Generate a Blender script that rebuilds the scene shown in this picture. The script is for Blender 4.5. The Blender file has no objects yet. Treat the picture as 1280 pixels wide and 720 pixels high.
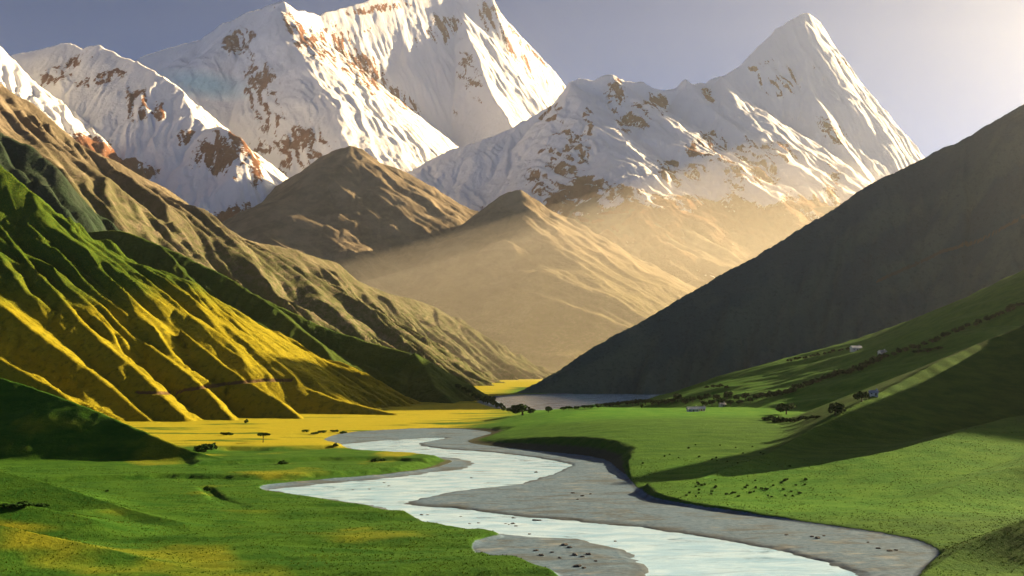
import bpy, math, random
import numpy as np, time
from concurrent.futures import ThreadPoolExecutor
T0 = time.time()
from math import radians as R

random.seed(7)
sc = bpy.context.scene
COL = sc.collection
F = 1372.0          # focal length in pixels of the 1280 px wide photograph
HY = 455.0          # row of the horizon
CH = 60.0           # height of the camera over the river, metres
SUN_AZ, SUN_EL = R(57), R(20)

def P(px, py, Y):
    return ((px - 640.0) / F * Y, Y, CH + (HY - py) / F * Y)
def G(px, py, z=0.0):
    Y = (CH - z) * F / (py - HY)
    return ((px - 640.0) / F * Y, Y)

# ------------------------------------------------------------------ noise
def _hash(ix, iy, seed):
    h = (ix.astype(np.int64) * 374761393 + iy.astype(np.int64) * 668265263 + seed * 974634777) & 0xFFFFFFFF
    h = ((h ^ (h >> 13)) * 1274126177) & 0xFFFFFFFF
    h = ((h ^ (h >> 16)) * 2246822519) & 0xFFFFFFFF
    return (h ^ (h >> 15)) & 0xFFFF
_A = np.linspace(0, 2 * np.pi, 256, endpoint=False)
_GX, _GY = np.cos(_A), np.sin(_A)
def perlin(x, y, seed=0):
    ix, iy = np.floor(x), np.floor(y)
    fx, fy = x - ix, y - iy
    ix = ix.astype(np.int64); iy = iy.astype(np.int64)
    u = fx * fx * fx * (fx * (fx * 6 - 15) + 10)
    v = fy * fy * fy * (fy * (fy * 6 - 15) + 10)
    def g(dx, dy):
        k = _hash(ix + dx, iy + dy, seed) & 255
        return _GX[k] * (fx - dx) + _GY[k] * (fy - dy)
    a = g(0, 0); b = g(1, 0); c = g(0, 1); d = g(1, 1)
    return ((a + u * (b - a)) * (1 - v) + (c + u * (d - c)) * v) * 1.5
def fbm(x, y, o=4, seed=0, gain=.5):
    s = 0; a = 1.0; t = 0
    for i in range(o):
        s = s + a * perlin(x, y, seed + i * 17); t += a
        x = x * 2.03 + 11.3; y = y * 2.03 - 7.1; a *= gain
    return s / t
def ridged(x, y, o=3, seed=0, gain=.5):
    s = 0; a = 1.0; t = 0
    for i in range(o):
        s = s + a * (1 - np.abs(perlin(x, y, seed + i * 13))) ** 2; t += a
        x = x * 2.1 + 3.7; y = y * 2.1 + 9.2; a *= gain
    return s / t
def sstep(a, b, x):
    t = np.clip((x - a) / (b - a), 0, 1); return t * t * (3 - 2 * t)
def smax(a, b, k):
    h = np.clip(.5 + .5 * (a - b) / k, 0, 1)
    return b + (a - b) * h + k * h * (1 - h)

# ------------------------------------------------------------------ terrain from ridge lines
class Line:
    """A crest or spur: 3D points; steepness of the ground falling away on its left and right side."""
    def __init__(s, pts, sl=.8, sr=.8, far=.6, w=400., jag=0., jl=150., step=None, seed=1, sm=0):
        p = np.array(pts, float)
        t = np.concatenate([[0], np.cumsum(np.hypot(np.diff(p[:, 0]), np.diff(p[:, 1])))])
        if step:
            n = max(2, int(t[-1] / step)); tt = np.linspace(0, t[-1], n + 1)
            tt = np.unique(np.concatenate([tt, t]))
        else:
            tt = t
        q = np.stack([np.interp(tt, t, p[:, k]) for k in range(3)], 1)
        for _ in range(sm): q[1:-1] = q[1:-1] * .5 + (q[:-2] + q[2:]) * .25
        if jag:
            q[:, 2] += jag * fbm(tt / jl + seed * 7.7, tt * 0 + seed, 4, seed) * np.minimum(1, np.minimum(tt - tt[0], tt[-1] - tt) / jl + .2)
        s.p, s.t = q, tt + seed * 5000.0
        s.sl = np.interp(tt, t, np.broadcast_to(sl, t.shape)); s.sr = np.interp(tt, t, np.broadcast_to(sr, t.shape))
        s.far, s.w, s.sm = far, w, sm

def Spur(pts, right=.8, left=.8, *a, ext=.75, **k):
    """a spur running down towards the viewer: steepness seen on its left, then on its right"""
    p, q = np.array(pts[-2]), np.array(pts[-1])
    d = q[:2] - p[:2]; d = d / np.hypot(*d); n = max(0., q[2] / ext)
    if n > 0:
        pts = list(pts) + [(*(q[:2] + d * n), 0.)]
        left = left + [left[-1] * 1.1] if isinstance(left, list) else left
    return Line(pts, left, right, *a, **k)

def skel(X, Y, lines):
    shp = X.shape; X = X.ravel(); Y = Y.ravel()
    H = np.full(X.shape, -1e9); T = np.zeros_like(X); D = np.zeros_like(X)
    for L in lines:
        if L.sm:        # rounded ridge: nearest points blended, no creases
            a, b = L.p[:-1], L.p[1:]; dm = np.full(X.shape, 1e9); rec = []
            for i in range(len(a)):
                e = b[i] - a[i]; l2 = e[0] ** 2 + e[1] ** 2 + 1e-9
                k = np.clip(((X - a[i][0]) * e[0] + (Y - a[i][1]) * e[1]) / l2, 0, 1)
                dx, dy = X - a[i][0] - k * e[0], Y - a[i][1] - k * e[1]; d = np.sqrt(dx * dx + dy * dy) + 1e-6
                rec.append((k.astype(np.float32), d.astype(np.float32), ((e[0] * dy - e[1] * dx) / (math.sqrt(l2) * d)).astype(np.float32))); dm = np.minimum(dm, d)
            W = 0; zc = 0; ss = 0; tt = 0; soft = 4 + dm * .12
            for i, (k, d, sd) in enumerate(rec):
                w_ = np.exp(-(d - dm) / soft); W = W + w_
                sl = L.sl[i] + k * (L.sl[i + 1] - L.sl[i]); sr = L.sr[i] + k * (L.sr[i + 1] - L.sr[i])
                zc = zc + w_ * (a[i][2] + k * (b[i][2] - a[i][2])); ss = ss + w_ * (sr + (sl - sr) * (.5 + .5 * np.clip(sd * 2.5, -1, 1))); tt = tt + w_ * (L.t[i] + k * (L.t[i + 1] - L.t[i]))
            h = zc / W - ss / W * (L.far * dm + (1 - L.far) * L.w * (1 - np.exp(-dm / L.w)))
            m = h > H
            H[m] = h[m]; D[m] = dm[m]; T[m] = (tt / W)[m]
            continue
        for i in range(len(L.p) - 1):
            a, b = L.p[i], L.p[i + 1]
            ex, ey = b[0] - a[0], b[1] - a[1]; l2 = ex * ex + ey * ey
            if l2 < 1e-9: continue
            rx, ry = X - a[0], Y - a[1]
            k = np.clip((rx * ex + ry * ey) / l2, 0, 1)
            dx, dy = rx - k * ex, ry - k * ey
            d = np.sqrt(dx * dx + dy * dy) + 1e-6
            side = (ex * dy - ey * dx) / (math.sqrt(l2) * d)        # +1 left of the line
            sl = L.sl[i] + k * (L.sl[i + 1] - L.sl[i]); sr = L.sr[i] + k * (L.sr[i + 1] - L.sr[i])
            s0 = sr + (sl - sr) * (.5 + .5 * np.clip(side * 2.5, -1, 1))
            drop = s0 * (L.far * d + (1 - L.far) * L.w * (1 - np.exp(-d / L.w)))
            h = a[2] + k * (b[2] - a[2]) - drop
            m = h > H
            H[m] = h[m]; D[m] = d[m]; T[m] = (L.t[i] + k[m] * (L.t[i + 1] - L.t[i])) + np.where(side[m] > 0, 0, 777.0)
    return H.reshape(shp), T.reshape(shp), D.reshape(shp)

def erode(Z, cell, n, steps=45, seed=0, cap=.25, er=.3, dep=.3, inertia=.1, kk=4.0):
    """Rain drops running downhill, all at once: they cut gullies and fill hollows."""
    rng = np.random.default_rng(seed); h, w = Z.shape; Z = Z / cell
    bs = 20000
    for b0 in range(0, n, bs):
        m = min(bs, n - b0)
        x = rng.uniform(1, w - 3, m); y = rng.uniform(1, h - 3, m)
        vx = np.zeros(m); vy = np.zeros(m); sp = np.ones(m); wat = np.ones(m); sed = np.zeros(m); al = np.ones(m, bool)
        for st in range(steps):
            ix = x.astype(int); iy = y.astype(int); fx = x - ix; fy = y - iy
            z00 = Z[iy, ix]; z10 = Z[iy, ix + 1]; z01 = Z[iy + 1, ix]; z11 = Z[iy + 1, ix + 1]
            gx = (z10 - z00) * (1 - fy) + (z11 - z01) * fy; gy = (z01 - z00) * (1 - fx) + (z11 - z10) * fx
            zo = z00 * (1 - fx) * (1 - fy) + z10 * fx * (1 - fy) + z01 * (1 - fx) * fy + z11 * fx * fy
            vx = vx * inertia - gx * (1 - inertia); vy = vy * inertia - gy * (1 - inertia)
            l = np.hypot(vx, vy) + 1e-9; vx /= l; vy /= l
            nx = np.clip(x + vx, 1, w - 3); ny = np.clip(y + vy, 1, h - 3)
            jx = nx.astype(int); jy = ny.astype(int); qx = nx - jx; qy = ny - jy
            zn = Z[jy, jx] * (1 - qx) * (1 - qy) + Z[jy, jx + 1] * qx * (1 - qy) + Z[jy + 1, jx] * (1 - qx) * qy + Z[jy + 1, jx + 1] * qx * qy
            dh = zn - zo
            c = np.maximum(-dh, .01) * sp * wat * kk
            up = dh > 0
            amt = np.where(up, np.minimum(dh, sed), np.where(sed > c, (sed - c) * dep, -np.minimum((c - sed) * er, np.maximum(-dh, 0) * cap)))
            sed = sed - amt
            acc = np.zeros(h * w)
            for (ox, oy, wt) in ((0, 0, (1 - fx) * (1 - fy)), (1, 0, fx * (1 - fy)), (0, 1, (1 - fx) * fy), (1, 1, fx * fy)):
                acc += np.bincount((iy + oy) * w + ix + ox, amt * wt, h * w)
            Z += np.clip(acc.reshape(h, w), -.25, .25)
            sp = np.sqrt(np.maximum(0, sp * sp - dh * 4) + .01) * .9; wat *= .98
            x, y = nx, ny
    return Z * cell
def blur(Z, n=1):
    for _ in range(n):
        Zp = np.pad(Z, 1, mode='edge')
        Z = (Zp[1:-1, 1:-1] * 4 + (Zp[:-2, 1:-1] + Zp[2:, 1:-1] + Zp[1:-1, :-2] + Zp[1:-1, 2:]) * 2 + Zp[:-2, :-2] + Zp[:-2, 2:] + Zp[2:, :-2] + Zp[2:, 2:]) / 16
    return Z

def grid_mesh(name, X, Y, Z, mat, attrs=None, keep=None):
    h, w = X.shape
    co = np.stack([X, Y, Z], 2).reshape(-1, 3).astype(np.float32)
    i = np.arange(h * w).reshape(h, w)
    q = np.stack([i[:-1, :-1], i[:-1, 1:], i[1:, 1:], i[1:, :-1]], 2).reshape(-1, 4)
    if keep is not None:
        kq = keep.ravel()[q].any(1); q = q[kq]
        used = np.zeros(h * w, bool); used[q.ravel()] = True
        re = np.cumsum(used) - 1; q = re[q]; co = co[used]
    else:
        used = slice(None)
    me = bpy.data.meshes.new(name)
    me.vertices.add(len(co)); me.vertices.foreach_set('co', co.ravel())
    me.loops.add(q.size); me.loops.foreach_set('vertex_index', q.ravel().astype(np.int32))
    me.polygons.add(len(q)); me.polygons.foreach_set('loop_start', np.arange(0, q.size, 4, dtype=np.int32))
    me.polygons.foreach_set('use_smooth', np.ones(len(q), bool))
    me.update(calc_edges=True)
    for k, a in (attrs or {}).items():
        at_ = me.attributes.new(k, 'FLOAT', 'POINT')
        at_.data.foreach_set('value', np.ascontiguousarray(a.reshape(-1)[used], dtype=np.float32))
    me.materials.append(mat)
    o = bpy.data.objects.new(name, me); COL.objects.link(o)
    return o
def tag(o, label, cat, group=None, kind=None):
    o['label'] = label; o['category'] = cat
    if group: o['group'] = group
    if kind: o['kind'] = kind
    return o
def slope(X, Y, Z):
    dx = X[0, 1] - X[0, 0]; dy = Y[1, 0] - Y[0, 0]
    gy, gx = np.gradient(Z, dy, dx)
    return gx, gy
FIELDS = []
class Field:
    def __init__(s, x0, y0, c, Z): s.x0, s.y0, s.c, s.Z = x0, y0, c, Z
    def __call__(s, x, y):
        u = (np.asarray(x, float) - s.x0) / s.c; v = (np.asarray(y, float) - s.y0) / s.c
        h, w = s.Z.shape
        ok = (u >= 0) & (v >= 0) & (u < w - 1) & (v < h - 1)
        i = np.clip(u.astype(int), 0, w - 2); j = np.clip(v.astype(int), 0, h - 2); fu = u - i; fv = v - j
        z = (s.Z[j, i] * (1 - fu) + s.Z[j, i + 1] * fu) * (1 - fv) + (s.Z[j + 1, i] * (1 - fu) + s.Z[j + 1, i + 1] * fu) * fv
        return np.where(ok, z, -99.0)
def area(x0, x1, y0, y1, c):
    x = np.arange(x0, x1, c); y = np.arange(y0, y1, c)
    return np.meshgrid(x, y)

# ------------------------------------------------------------------ materials
def new_mat(name):
    m = bpy.data.materials.new(name); m.use_nodes = True
    nt = m.node_tree; b = nt.nodes['Principled BSDF']
    b.inputs['Roughness'].default_value = .9
    b.inputs['Specular IOR Level'].default_value = .03
    return m, nt, b
class NB:
    """tiny node builder"""
    def __init__(s, nt): s.nt = nt
    def n(s, t, **kw):
        nd = s.nt.nodes.new(t)
        for k, v in kw.items(): setattr(nd, k, v)
        return nd
    def link(s, a, b): s.nt.links.new(a, b)
    def val(s, inp, v):
        if hasattr(v, 'is_output'): s.link(v, inp)
        else: inp.default_value = v
    def pos(s): return s.n('ShaderNodeNewGeometry').outputs['Position']
    def attr(s, name): return s.n('ShaderNodeAttribute', attribute_name=name).outputs['Fac']
    def scaled(s, v, sc_):
        m = s.n('ShaderNodeMapping'); s.link(v, m.inputs['Vector']); m.inputs['Scale'].default_value = sc_; return m.outputs[0]
    def noise(s, v, scale, detail=6, rough=.6, dist=0):
        t = s.n('ShaderNodeTexNoise'); s.link(v, t.inputs['Vector'])
        t.inputs['Scale'].default_value = scale; t.inputs['Detail'].default_value = detail; t.inputs['Roughness'].default_value = rough
        t.inputs['Distortion'].default_value = dist
        return t.outputs['Fac']
    def math(s, op, a, b=0.0, c=0.0):
        m = s.n('ShaderNodeMath', operation=op); s.val(m.inputs[0], a); s.val(m.inputs[1], b); s.val(m.inputs[2], c); return m.outputs[0]
    def ramp(s, f, a, b):
        m = s.n('ShaderNodeMapRange', interpolation_type='SMOOTHSTEP'); s.val(m.inputs[0], f); m.inputs[1].default_value = a; m.inputs[2].default_value = b; return m.outputs[0]
    def mix(s, f, a, b):
        m = s.n('ShaderNodeMix', data_type='RGBA'); s.val(m.inputs[0], f)
        for k, v in ((6, a), (7, b)):
            if hasattr(v, 'is_output'): s.link(v, m.inputs[k])
            else: m.inputs[k].default_value = (*v, 1)
        return m.outputs[2]
    def bump(s, hgt, dist, strength=1.0, normal=None):
        b = s.n('ShaderNodeBump'); s.link(hgt, b.inputs['Height']); b.inputs['Distance'].default_value = dist; b.inputs['Strength'].default_value = strength
        if normal: s.link(normal, b.inputs['Normal'])
        return b.outputs[0]

def mat_snow():
    m, nt, b = new_mat('snow_and_rock'); k = NB(nt); p = k.pos()
    snow, ice = k.attr('snow'), k.attr('ice')
    n1 = k.noise(p, .012, 8, .65); n2 = k.noise(k.scaled(p, (.03, .03, .008)), 1, 8, .7)
    n3 = k.noise(p, .05, 5, .7)
    f = k.math('ADD', snow, k.math('MULTIPLY', k.math('SUBTRACT', n2, .5), 1.0))
    f = k.math('ADD', f, k.math('MULTIPLY', k.math('SUBTRACT', n3, .5), 1.0))
    f = k.ramp(f, .47, .53)
    rock = k.mix(n1, (.13, .065, .04), (.36, .17, .09))
    rock = k.mix(k.attr('low'), rock, k.mix(n1, (.10, .085, .06), (.22, .175, .11)))
    white = k.mix(n1, (.80, .82, .86), (.88, .88, .88))
    white = k.mix(ice, white, (.50, .78, .86))
    c = k.mix(f, rock, white); k.link(c, b.inputs['Base Color'])
    b.inputs['Roughness'].default_value = .8
    hb = k.math('ADD', k.math('MULTIPLY', n2, k.math('SUBTRACT', 1.3, f)), k.math('MULTIPLY', n3, .35))
    k.link(k.bump(hb, 38, .9), b.inputs['Normal'])
    return m
def mat_brown(name, ca, cb, cg):
    m, nt, b = new_mat(name); k = NB(nt); p = k.pos()
    n1 = k.noise(p, .006, 8, .65); n2 = k.noise(p, .05, 6, .7)
    c = k.mix(k.ramp(n1, .35, .65), ca, cb)
    c = k.mix(k.math('MULTIPLY', k.attr('green'), k.ramp(n2, .3, .6)), c, cg)
    k.link(c, b.inputs['Base Color'])
    k.link(k.bump(k.math('ADD', n2, k.math('MULTIPLY', n1, 2)), 12, .6), b.inputs['Normal'])
    return m
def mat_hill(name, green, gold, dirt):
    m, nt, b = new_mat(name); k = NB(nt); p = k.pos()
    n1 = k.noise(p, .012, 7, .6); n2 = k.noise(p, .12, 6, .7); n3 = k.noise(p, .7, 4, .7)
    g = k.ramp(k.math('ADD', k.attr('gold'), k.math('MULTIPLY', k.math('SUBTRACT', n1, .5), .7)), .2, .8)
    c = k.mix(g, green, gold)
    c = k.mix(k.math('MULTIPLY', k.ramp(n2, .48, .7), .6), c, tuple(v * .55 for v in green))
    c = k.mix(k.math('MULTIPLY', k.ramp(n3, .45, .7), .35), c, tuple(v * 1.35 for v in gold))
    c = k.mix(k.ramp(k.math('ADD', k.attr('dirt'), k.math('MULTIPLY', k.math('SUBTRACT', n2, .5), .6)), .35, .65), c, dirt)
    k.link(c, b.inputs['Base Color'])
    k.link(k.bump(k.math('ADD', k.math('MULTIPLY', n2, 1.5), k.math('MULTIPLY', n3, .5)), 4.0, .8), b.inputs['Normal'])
    return m
def mat_ground():
    m, nt, b = new_mat('valley_ground'); k = NB(nt); p = k.pos()
    n1 = k.noise(p, .01, 6, .6); n2 = k.noise(k.scaled(p, (.05, .12, .1)), 1, 6, .65); n3 = k.noise(p, .5, 5, .7); n4 = k.noise(p, 2.2, 4, .7)
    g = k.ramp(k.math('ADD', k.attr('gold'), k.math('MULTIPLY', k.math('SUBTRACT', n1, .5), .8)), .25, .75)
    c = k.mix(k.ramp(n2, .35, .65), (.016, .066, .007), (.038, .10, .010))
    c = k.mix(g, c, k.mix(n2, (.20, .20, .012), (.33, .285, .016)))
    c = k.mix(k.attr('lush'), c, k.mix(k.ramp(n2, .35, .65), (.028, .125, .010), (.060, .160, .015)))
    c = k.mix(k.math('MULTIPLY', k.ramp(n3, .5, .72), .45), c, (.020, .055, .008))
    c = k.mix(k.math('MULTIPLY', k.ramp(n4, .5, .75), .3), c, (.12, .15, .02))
    dirt = k.mix(n3, (.028, .034, .024), (.065, .072, .05))
    c = k.mix(k.ramp(k.math('ADD', k.attr('dirt'), k.math('MULTIPLY', k.math('SUBTRACT', n3, .5), .7)), .35, .65), c, dirt)
    gv = k.mix(k.ramp(n3, .3, .7), (.05, .092, .15), (.10, .152, .22))
    gv = k.mix(k.math('MULTIPLY', k.ramp(n4, .55, .7), .25), gv, (.05, .065, .08))
    gv = k.mix(k.ramp(k.noise(k.scaled(p, (.02, .05, .1)), 1, 6, .7, 1.5), .48, .62), gv, k.mix(n3, (.04, .055, .07), (.09, .115, .14)))
    gv = k.mix(k.math('MULTIPLY', k.ramp(n2, .55, .7), .6), gv, (.20, .21, .20))
    gf = k.ramp(k.math('ADD', k.attr('gravel'), k.math('MULTIPLY', k.math('SUBTRACT', n3, .5), .5)), .4, .6)
    c = k.mix(gf, c, gv)
    c = k.mix(k.ramp(k.attr('wet'), .3, .8), c, (.05, .055, .06))
    k.link(c, b.inputs['Base Color'])
    hb = k.math('ADD', k.math('MULTIPLY', n3, 1.0), k.math('MULTIPLY', n4, .35))
    k.link(k.bump(k.math('MULTIPLY', hb, k.math('SUBTRACT', 1.0, k.math('MULTIPLY', gf, .75))), .9, .8), b.inputs['Normal'])
    return m
def mat_water():
    m, nt, b = new_mat('glacial_water'); k = NB(nt); p = k.pos()
    n1 = k.noise(k.scaled(p, (.06, .12, .1)), 1, 5, .6, .5); n2 = k.noise(k.scaled(p, (.35, .9, .5)), 1, 4, .65, .8)
    n4 = k.noise(k.scaled(p, (.03, .09, .1)), 1, 7, .7, 1.2)
    c = k.mix(k.ramp(n1, .35, .7), (.27, .50, .76), (.44, .65, .88))
    c = k.mix(k.math('MULTIPLY', k.ramp(n4, .52, .68), .6), c, (.14, .26, .38))
    c = k.mix(k.math('MULTIPLY', k.ramp(n2, .62, .72), .5), c, (.72, .80, .86))
    k.link(c, b.inputs['Base Color'])
    b.inputs['Roughness'].default_value = .15; b.inputs['Specular IOR Level'].default_value = .7; b.inputs['IOR'].default_value = 1.45
    k.link(k.bump(k.math('ADD', n2, k.math('MULTIPLY', n1, 1.5)), .35, .5), b.inputs['Normal'])
    return m
def mat_plain(name, c, c2=None, scale=1.0, rough=.85):
    m, nt, b = new_mat(name); k = NB(nt)
    n = k.noise(k.n('ShaderNodeTexCoord').outputs['Object'], scale, 5, .65)
    k.link(k.mix(k.ramp(n, .35, .65), c, c2 or tuple(v * .65 for v in c)), b.inputs['Base Color']); b.inputs['Roughness'].default_value = rough
    return m
M_SNOW = mat_snow()
M_MID = mat_brown('brown_mountainside', (.13, .105, .075), (.23, .19, .13), (.12, .12, .05))
M_LEFT = mat_brown('tan_mountainside', (.105, .085, .062), (.20, .165, .12), (.07, .085, .03))
M_GOLD = mat_hill('golden_grass_hill', (.035, .085, .010), (.24, .21, .012), (.12, .08, .04))
M_DARK = mat_hill('green_grass_hill', (.028, .065, .010), (.07, .095, .016), (.05, .045, .03))
M_BLUE = mat_brown('shade_dark_flank', (.020, .030, .024), (.045, .055, .040), (.02, .045, .02))  # the flank's bluish shade is put into a dark base colour
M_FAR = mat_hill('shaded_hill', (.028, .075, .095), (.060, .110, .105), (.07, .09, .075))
M_GROUND = mat_ground(); M_WATER = mat_water()

# ------------------------------------------------------------------ the snow mountains
def pl(*a, yk=1.0): return [P(u, v, a[0][2] + (y - a[0][2]) * yk) for u, v, y in a]
def blobs(X, Y, Z, lst):
    """outcrops: (px, py, radius across, radius down) in pixels at the mountain's own distance -> metres on its face"""
    m = np.zeros_like(X)
    for (px, py, rx, ry, rot) in lst:
        u = 640 + F * X / Y; v = HY - F * (Z - CH) / Y
        du, dv = u - px, v - py; c, s = math.cos(R(rot)), math.sin(R(rot))
        a = (du * c + dv * s) / rx; b = (-du * s + dv * c) / ry
        m = np.maximum(m, np.clip(1.35 - np.sqrt(a * a + b * b), 0, 1))
    return m

JOBS = []
def mountain(*a, **k):
    JOBS.append([_mountain, a, k, None]); return JOBS[-1]
def hill(*a, **k):
    JOBS.append([_hill, a, k, None]); return JOBS[-1]
def run_jobs():
    with ThreadPoolExecutor(4) as ex:
        res = list(ex.map(lambda j: j[0](*j[1], **j[2]), JOBS))
    for j, (args, fld) in zip(JOBS, res):
        tag(grid_mesh(*args), *j[3][0], **j[3][1]); FIELDS.append(fld)
def ribs(X, Y, rd, lam, seed, wig=1.0):
    """ribs and gullies running down the fall line rd"""
    rx, ry = rd; l = math.hypot(rx, ry); rx /= l; ry /= l
    al = X * rx + Y * ry; ac = -X * ry + Y * rx
    wv = lam * .9 * fbm(X / (lam * 9), Y / (lam * 9), 3, seed + 61) + lam * .28 * fbm(X / (lam * 2.5), Y / (lam * 2.5), 2, seed + 62)
    wv = wv * wig
    big = ridged((ac + wv * 2) / (lam * 3.1), al / (lam * 22) + seed, 2, seed + 8, .4)
    small = ridged((ac + wv) / lam, al / (lam * 9) + seed, 3, seed + 3, .45)
    mod = sstep(-.35, .35, fbm(ac / (lam * 6), al / (lam * 10), 3, seed + 71))
    return .62 + (big - .62) * 1.1 + (small - .62) * (.25 + .75 * mod)
def _mountain(name, lines, box, cell, mat, warp=(40, 500), flute=(60, 140, 500), rough=(30, 300), er=0, seed=1, snowline=None, rock=(), ice=(), keepz=-30, snow_bias=0.0, rd=(.72, -.69)):
    X, Y = area(*box, cell)
    wx = warp[0] * fbm(X / warp[1], Y / warp[1], 4, seed); wy = warp[0] * fbm(X / warp[1] + 31, Y / warp[1] - 17, 4, seed + 5)
    H, T, D = skel(X + wx, Y + wy, lines)
    fa, fl, fw = flute
    amp = fa * sstep(0, fw, D)
    H = H + amp * (ribs(X, Y, rd, fl, seed, 1.3 if snowline else .9) - .62) * 1.6
    H = H + rough[0] * (.25 + .75 * sstep(0, fw, D)) * (ridged(X / rough[1], Y / rough[1], 5, seed + 21, .44) - .6)
    if er: H = erode(H, cell, er, seed=seed)
    if snowline: H = H + 5 * sstep(0, 200, D) * (ridged((X + .4 * Y) / 95, (Y - .4 * X) / 130, 2, seed + 33) - .55)
    attrs = {}
    gx, gy = slope(X, Y, blur(H, 1))
    if snowline:
        s = np.hypot(gx, gy)
        n = fbm(X / 350, Y / 350, 5, seed + 40)
        z0, z1 = snowline
        sn = sstep(z0, z1, H + 330 * n) * 1.0
        steep = sstep(1.5, 2.6, s + .5 * n)
        sn = sn * (1 - .62 * steep)
        sn = sn * .95 + snow_bias
        rk = blobs(X, Y, H, rock) if rock else 0
        rv = ribs(X, Y, rd, fl * .6, seed + 2) - .62
        l_ = math.hypot(*rd); al = (X * rd[0] + Y * rd[1]) / l_; ac = (Y * rd[0] - X * rd[1]) / l_
        n5 = ridged(ac / 85 + fbm(X / 300, Y / 300, 2, seed + 45), al / 330, 4, seed + 44, .6) - .6
        sn = np.clip(sn - .4 * rv - .35 * n5 - np.minimum(1, np.asarray(rk) * 1.3) * np.clip(.5 + 1.5 * n5, .1, 1), 0, 1.3)
        attrs = {'snow': sn, 'ice': blobs(X, Y, H, ice) if ice else np.zeros_like(X), 'low': 1 - sstep(z0 - 500, z0 + 200, H + 200 * n)}
    else:
        attrs = {'green': 1 - sstep(100, 900, H + 200 * fbm(X / 400, Y / 400, 3, seed + 50))}
    return (name, X, Y, H, mat, attrs, H > keepz), Field(box[0], box[2], cell, H)

J2 = [Line(pl((100, 110, 13700), (175, 72, 13600), (205, 60, 13500), (250, 50, 13400), (280, 30, 13300), (310, 15, 13200), (345, 4, 13000), (355, 2, 13000), (370, 13, 13150), (400, 17, 13550), (420, 11, 13800), (460, 1, 14200), (500, -8, 14600), (560, -12, 15100), (612, -8, 15200), (625, 15, 15250), (650, 45, 15380), (690, 85, 15550), (705, 105, 15650), (760, 175, 15850), (830, 260, 16050)), 1.6, [1.3] * 6 + [2.0] + [1.5] * 7 + [2.0] * 7, .95, 500, jag=25, step=60, seed=1),
      Spur(pl((348, 4, 13000), (341, 45, 12750), (352, 90, 12450), (372, 130, 12150), (402, 185, 11700), (430, 240, 11000), yk=1.6), 1.3, .78, 1.0, 500, ext=1.0, jag=30, step=60, seed=2),
      Spur(pl((566, -8, 15100), (580, 30, 14900), (596, 72, 14600), (618, 120, 14300), (645, 168, 13900), (690, 240, 13300), yk=2.1), 1.5, 1.1, 1.0, 500, jag=30, step=60, seed=4),
      Spur(pl((250, 50, 13400), (255, 80, 13000), (275, 115, 12600), (300, 140, 12200)), .9, .9, .8, 400, jag=20, step=60, seed=5),
      Spur(pl((300, 20, 13200), (305, 60, 12900), (318, 110, 12500), (330, 160, 12000), (335, 210, 11500)), 1.1, 1.2, .8, 400, jag=25, step=60, seed=6)]
o = mountain('mountain', J2, (-5600, 2300, 8600, 16900), 15, M_SNOW, (60, 600), (26, 80, 500), (55, 700), 4000, 3, (1300, 1700), rd=(.5, -.87),
             rock=[(372, 42, 12, 32, -30), (415, 60, 40, 24, 25), (450, 85, 44, 22, 42), (495, 118, 40, 11, 42), (555, 35, 26, 18, 0), (588, 95, 12, 34, -20), (610, 25, 8, 26, -20), (330, 120, 22, 55, -15), (380, 180, 34, 26, 0), (300, 50, 26, 16, -30), (340, 200, 60, 26, 0), (480, 10, 50, 6, -8)],
             ice=[(255, 105, 50, 16, 10)])
o[3] = (('highest snow mountain with broad glowing snow faces and orange rock bands', 'mountain'), dict(kind='structure'))
J1 = [Line(pl((-120, 120, 10600), (-40, 85, 10600), (20, 68, 10600), (50, 62, 10504), (85, 53, 10392), (105, 60, 10278), (125, 56, 10164), (150, 70, 9984), (175, 78, 9804), (205, 95, 9608), (225, 112, 9444), (240, 140, 9196), (258, 160, 9038), (275, 158, 8884), (300, 170, 8704), (320, 197, 8540), (330, 230, 8308), (340, 280, 7976)), 1.3, 1.0, .8, 500, jag=25, step=60, seed=11),
      Spur(pl((88, 53, 10382), (100, 110, 9944), (110, 170, 9412), (120, 230, 8880)), 1.0, .9, .8, 400, jag=20, step=60, seed=12),
      Spur(pl((125, 56, 10164), (148, 110, 9690), (160, 170, 9152), (172, 245, 8513)), 1.0, .9, .8, 400, jag=20, step=60, seed=13),
      Spur(pl((205, 95, 9608), (205, 150, 9208), (218, 220, 8666), (230, 260, 8328)), 1.1, .9, .8, 400, jag=20, step=60, seed=14),
      Spur(pl((278, 158, 8874), (272, 200, 8593), (262, 250, 8225)), 1.1, 1., .8, 400, jag=20, step=60, seed=15)]
o = mountain('mountain', J1, (-5700, -1300, 5900, 11600), 12, M_SNOW, (60, 500), (20, 75, 400), (50, 520), 6000, 4, (950, 1300), rd=(.35, -.93),
             rock=[(172, 130, 18, 24, 0), (75, 92, 42, 12, -30), (125, 98, 40, 8, -15), (280, 190, 40, 34, -30), (320, 205, 10, 30, 0), (200, 140, 12, 12, 0), (130, 190, 14, 20, 0), (230, 170, 20, 10, -40), (165, 215, 40, 14, 0)])
o[3] = (('long snow ridge of rounded summits left of the highest mountain', 'mountain'), dict(kind='structure'))
J0 = [Line(pl((-160, -40, 9000), (-60, 20, 9000), (0, 58, 9000), (12, 76, 9000), (25, 92, 9000), (40, 112, 9000), (65, 150, 9000), (95, 190, 9000), (140, 250, 9000)), 1.1, 1.1, .6, 500, jag=45, step=40, seed=17),
      Spur(pl((-30, 40, 9000), (-20, 110, 8600), (0, 180, 8100)), 1.0, 1.0, .8, 400, jag=20, step=60, seed=18)]
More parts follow.
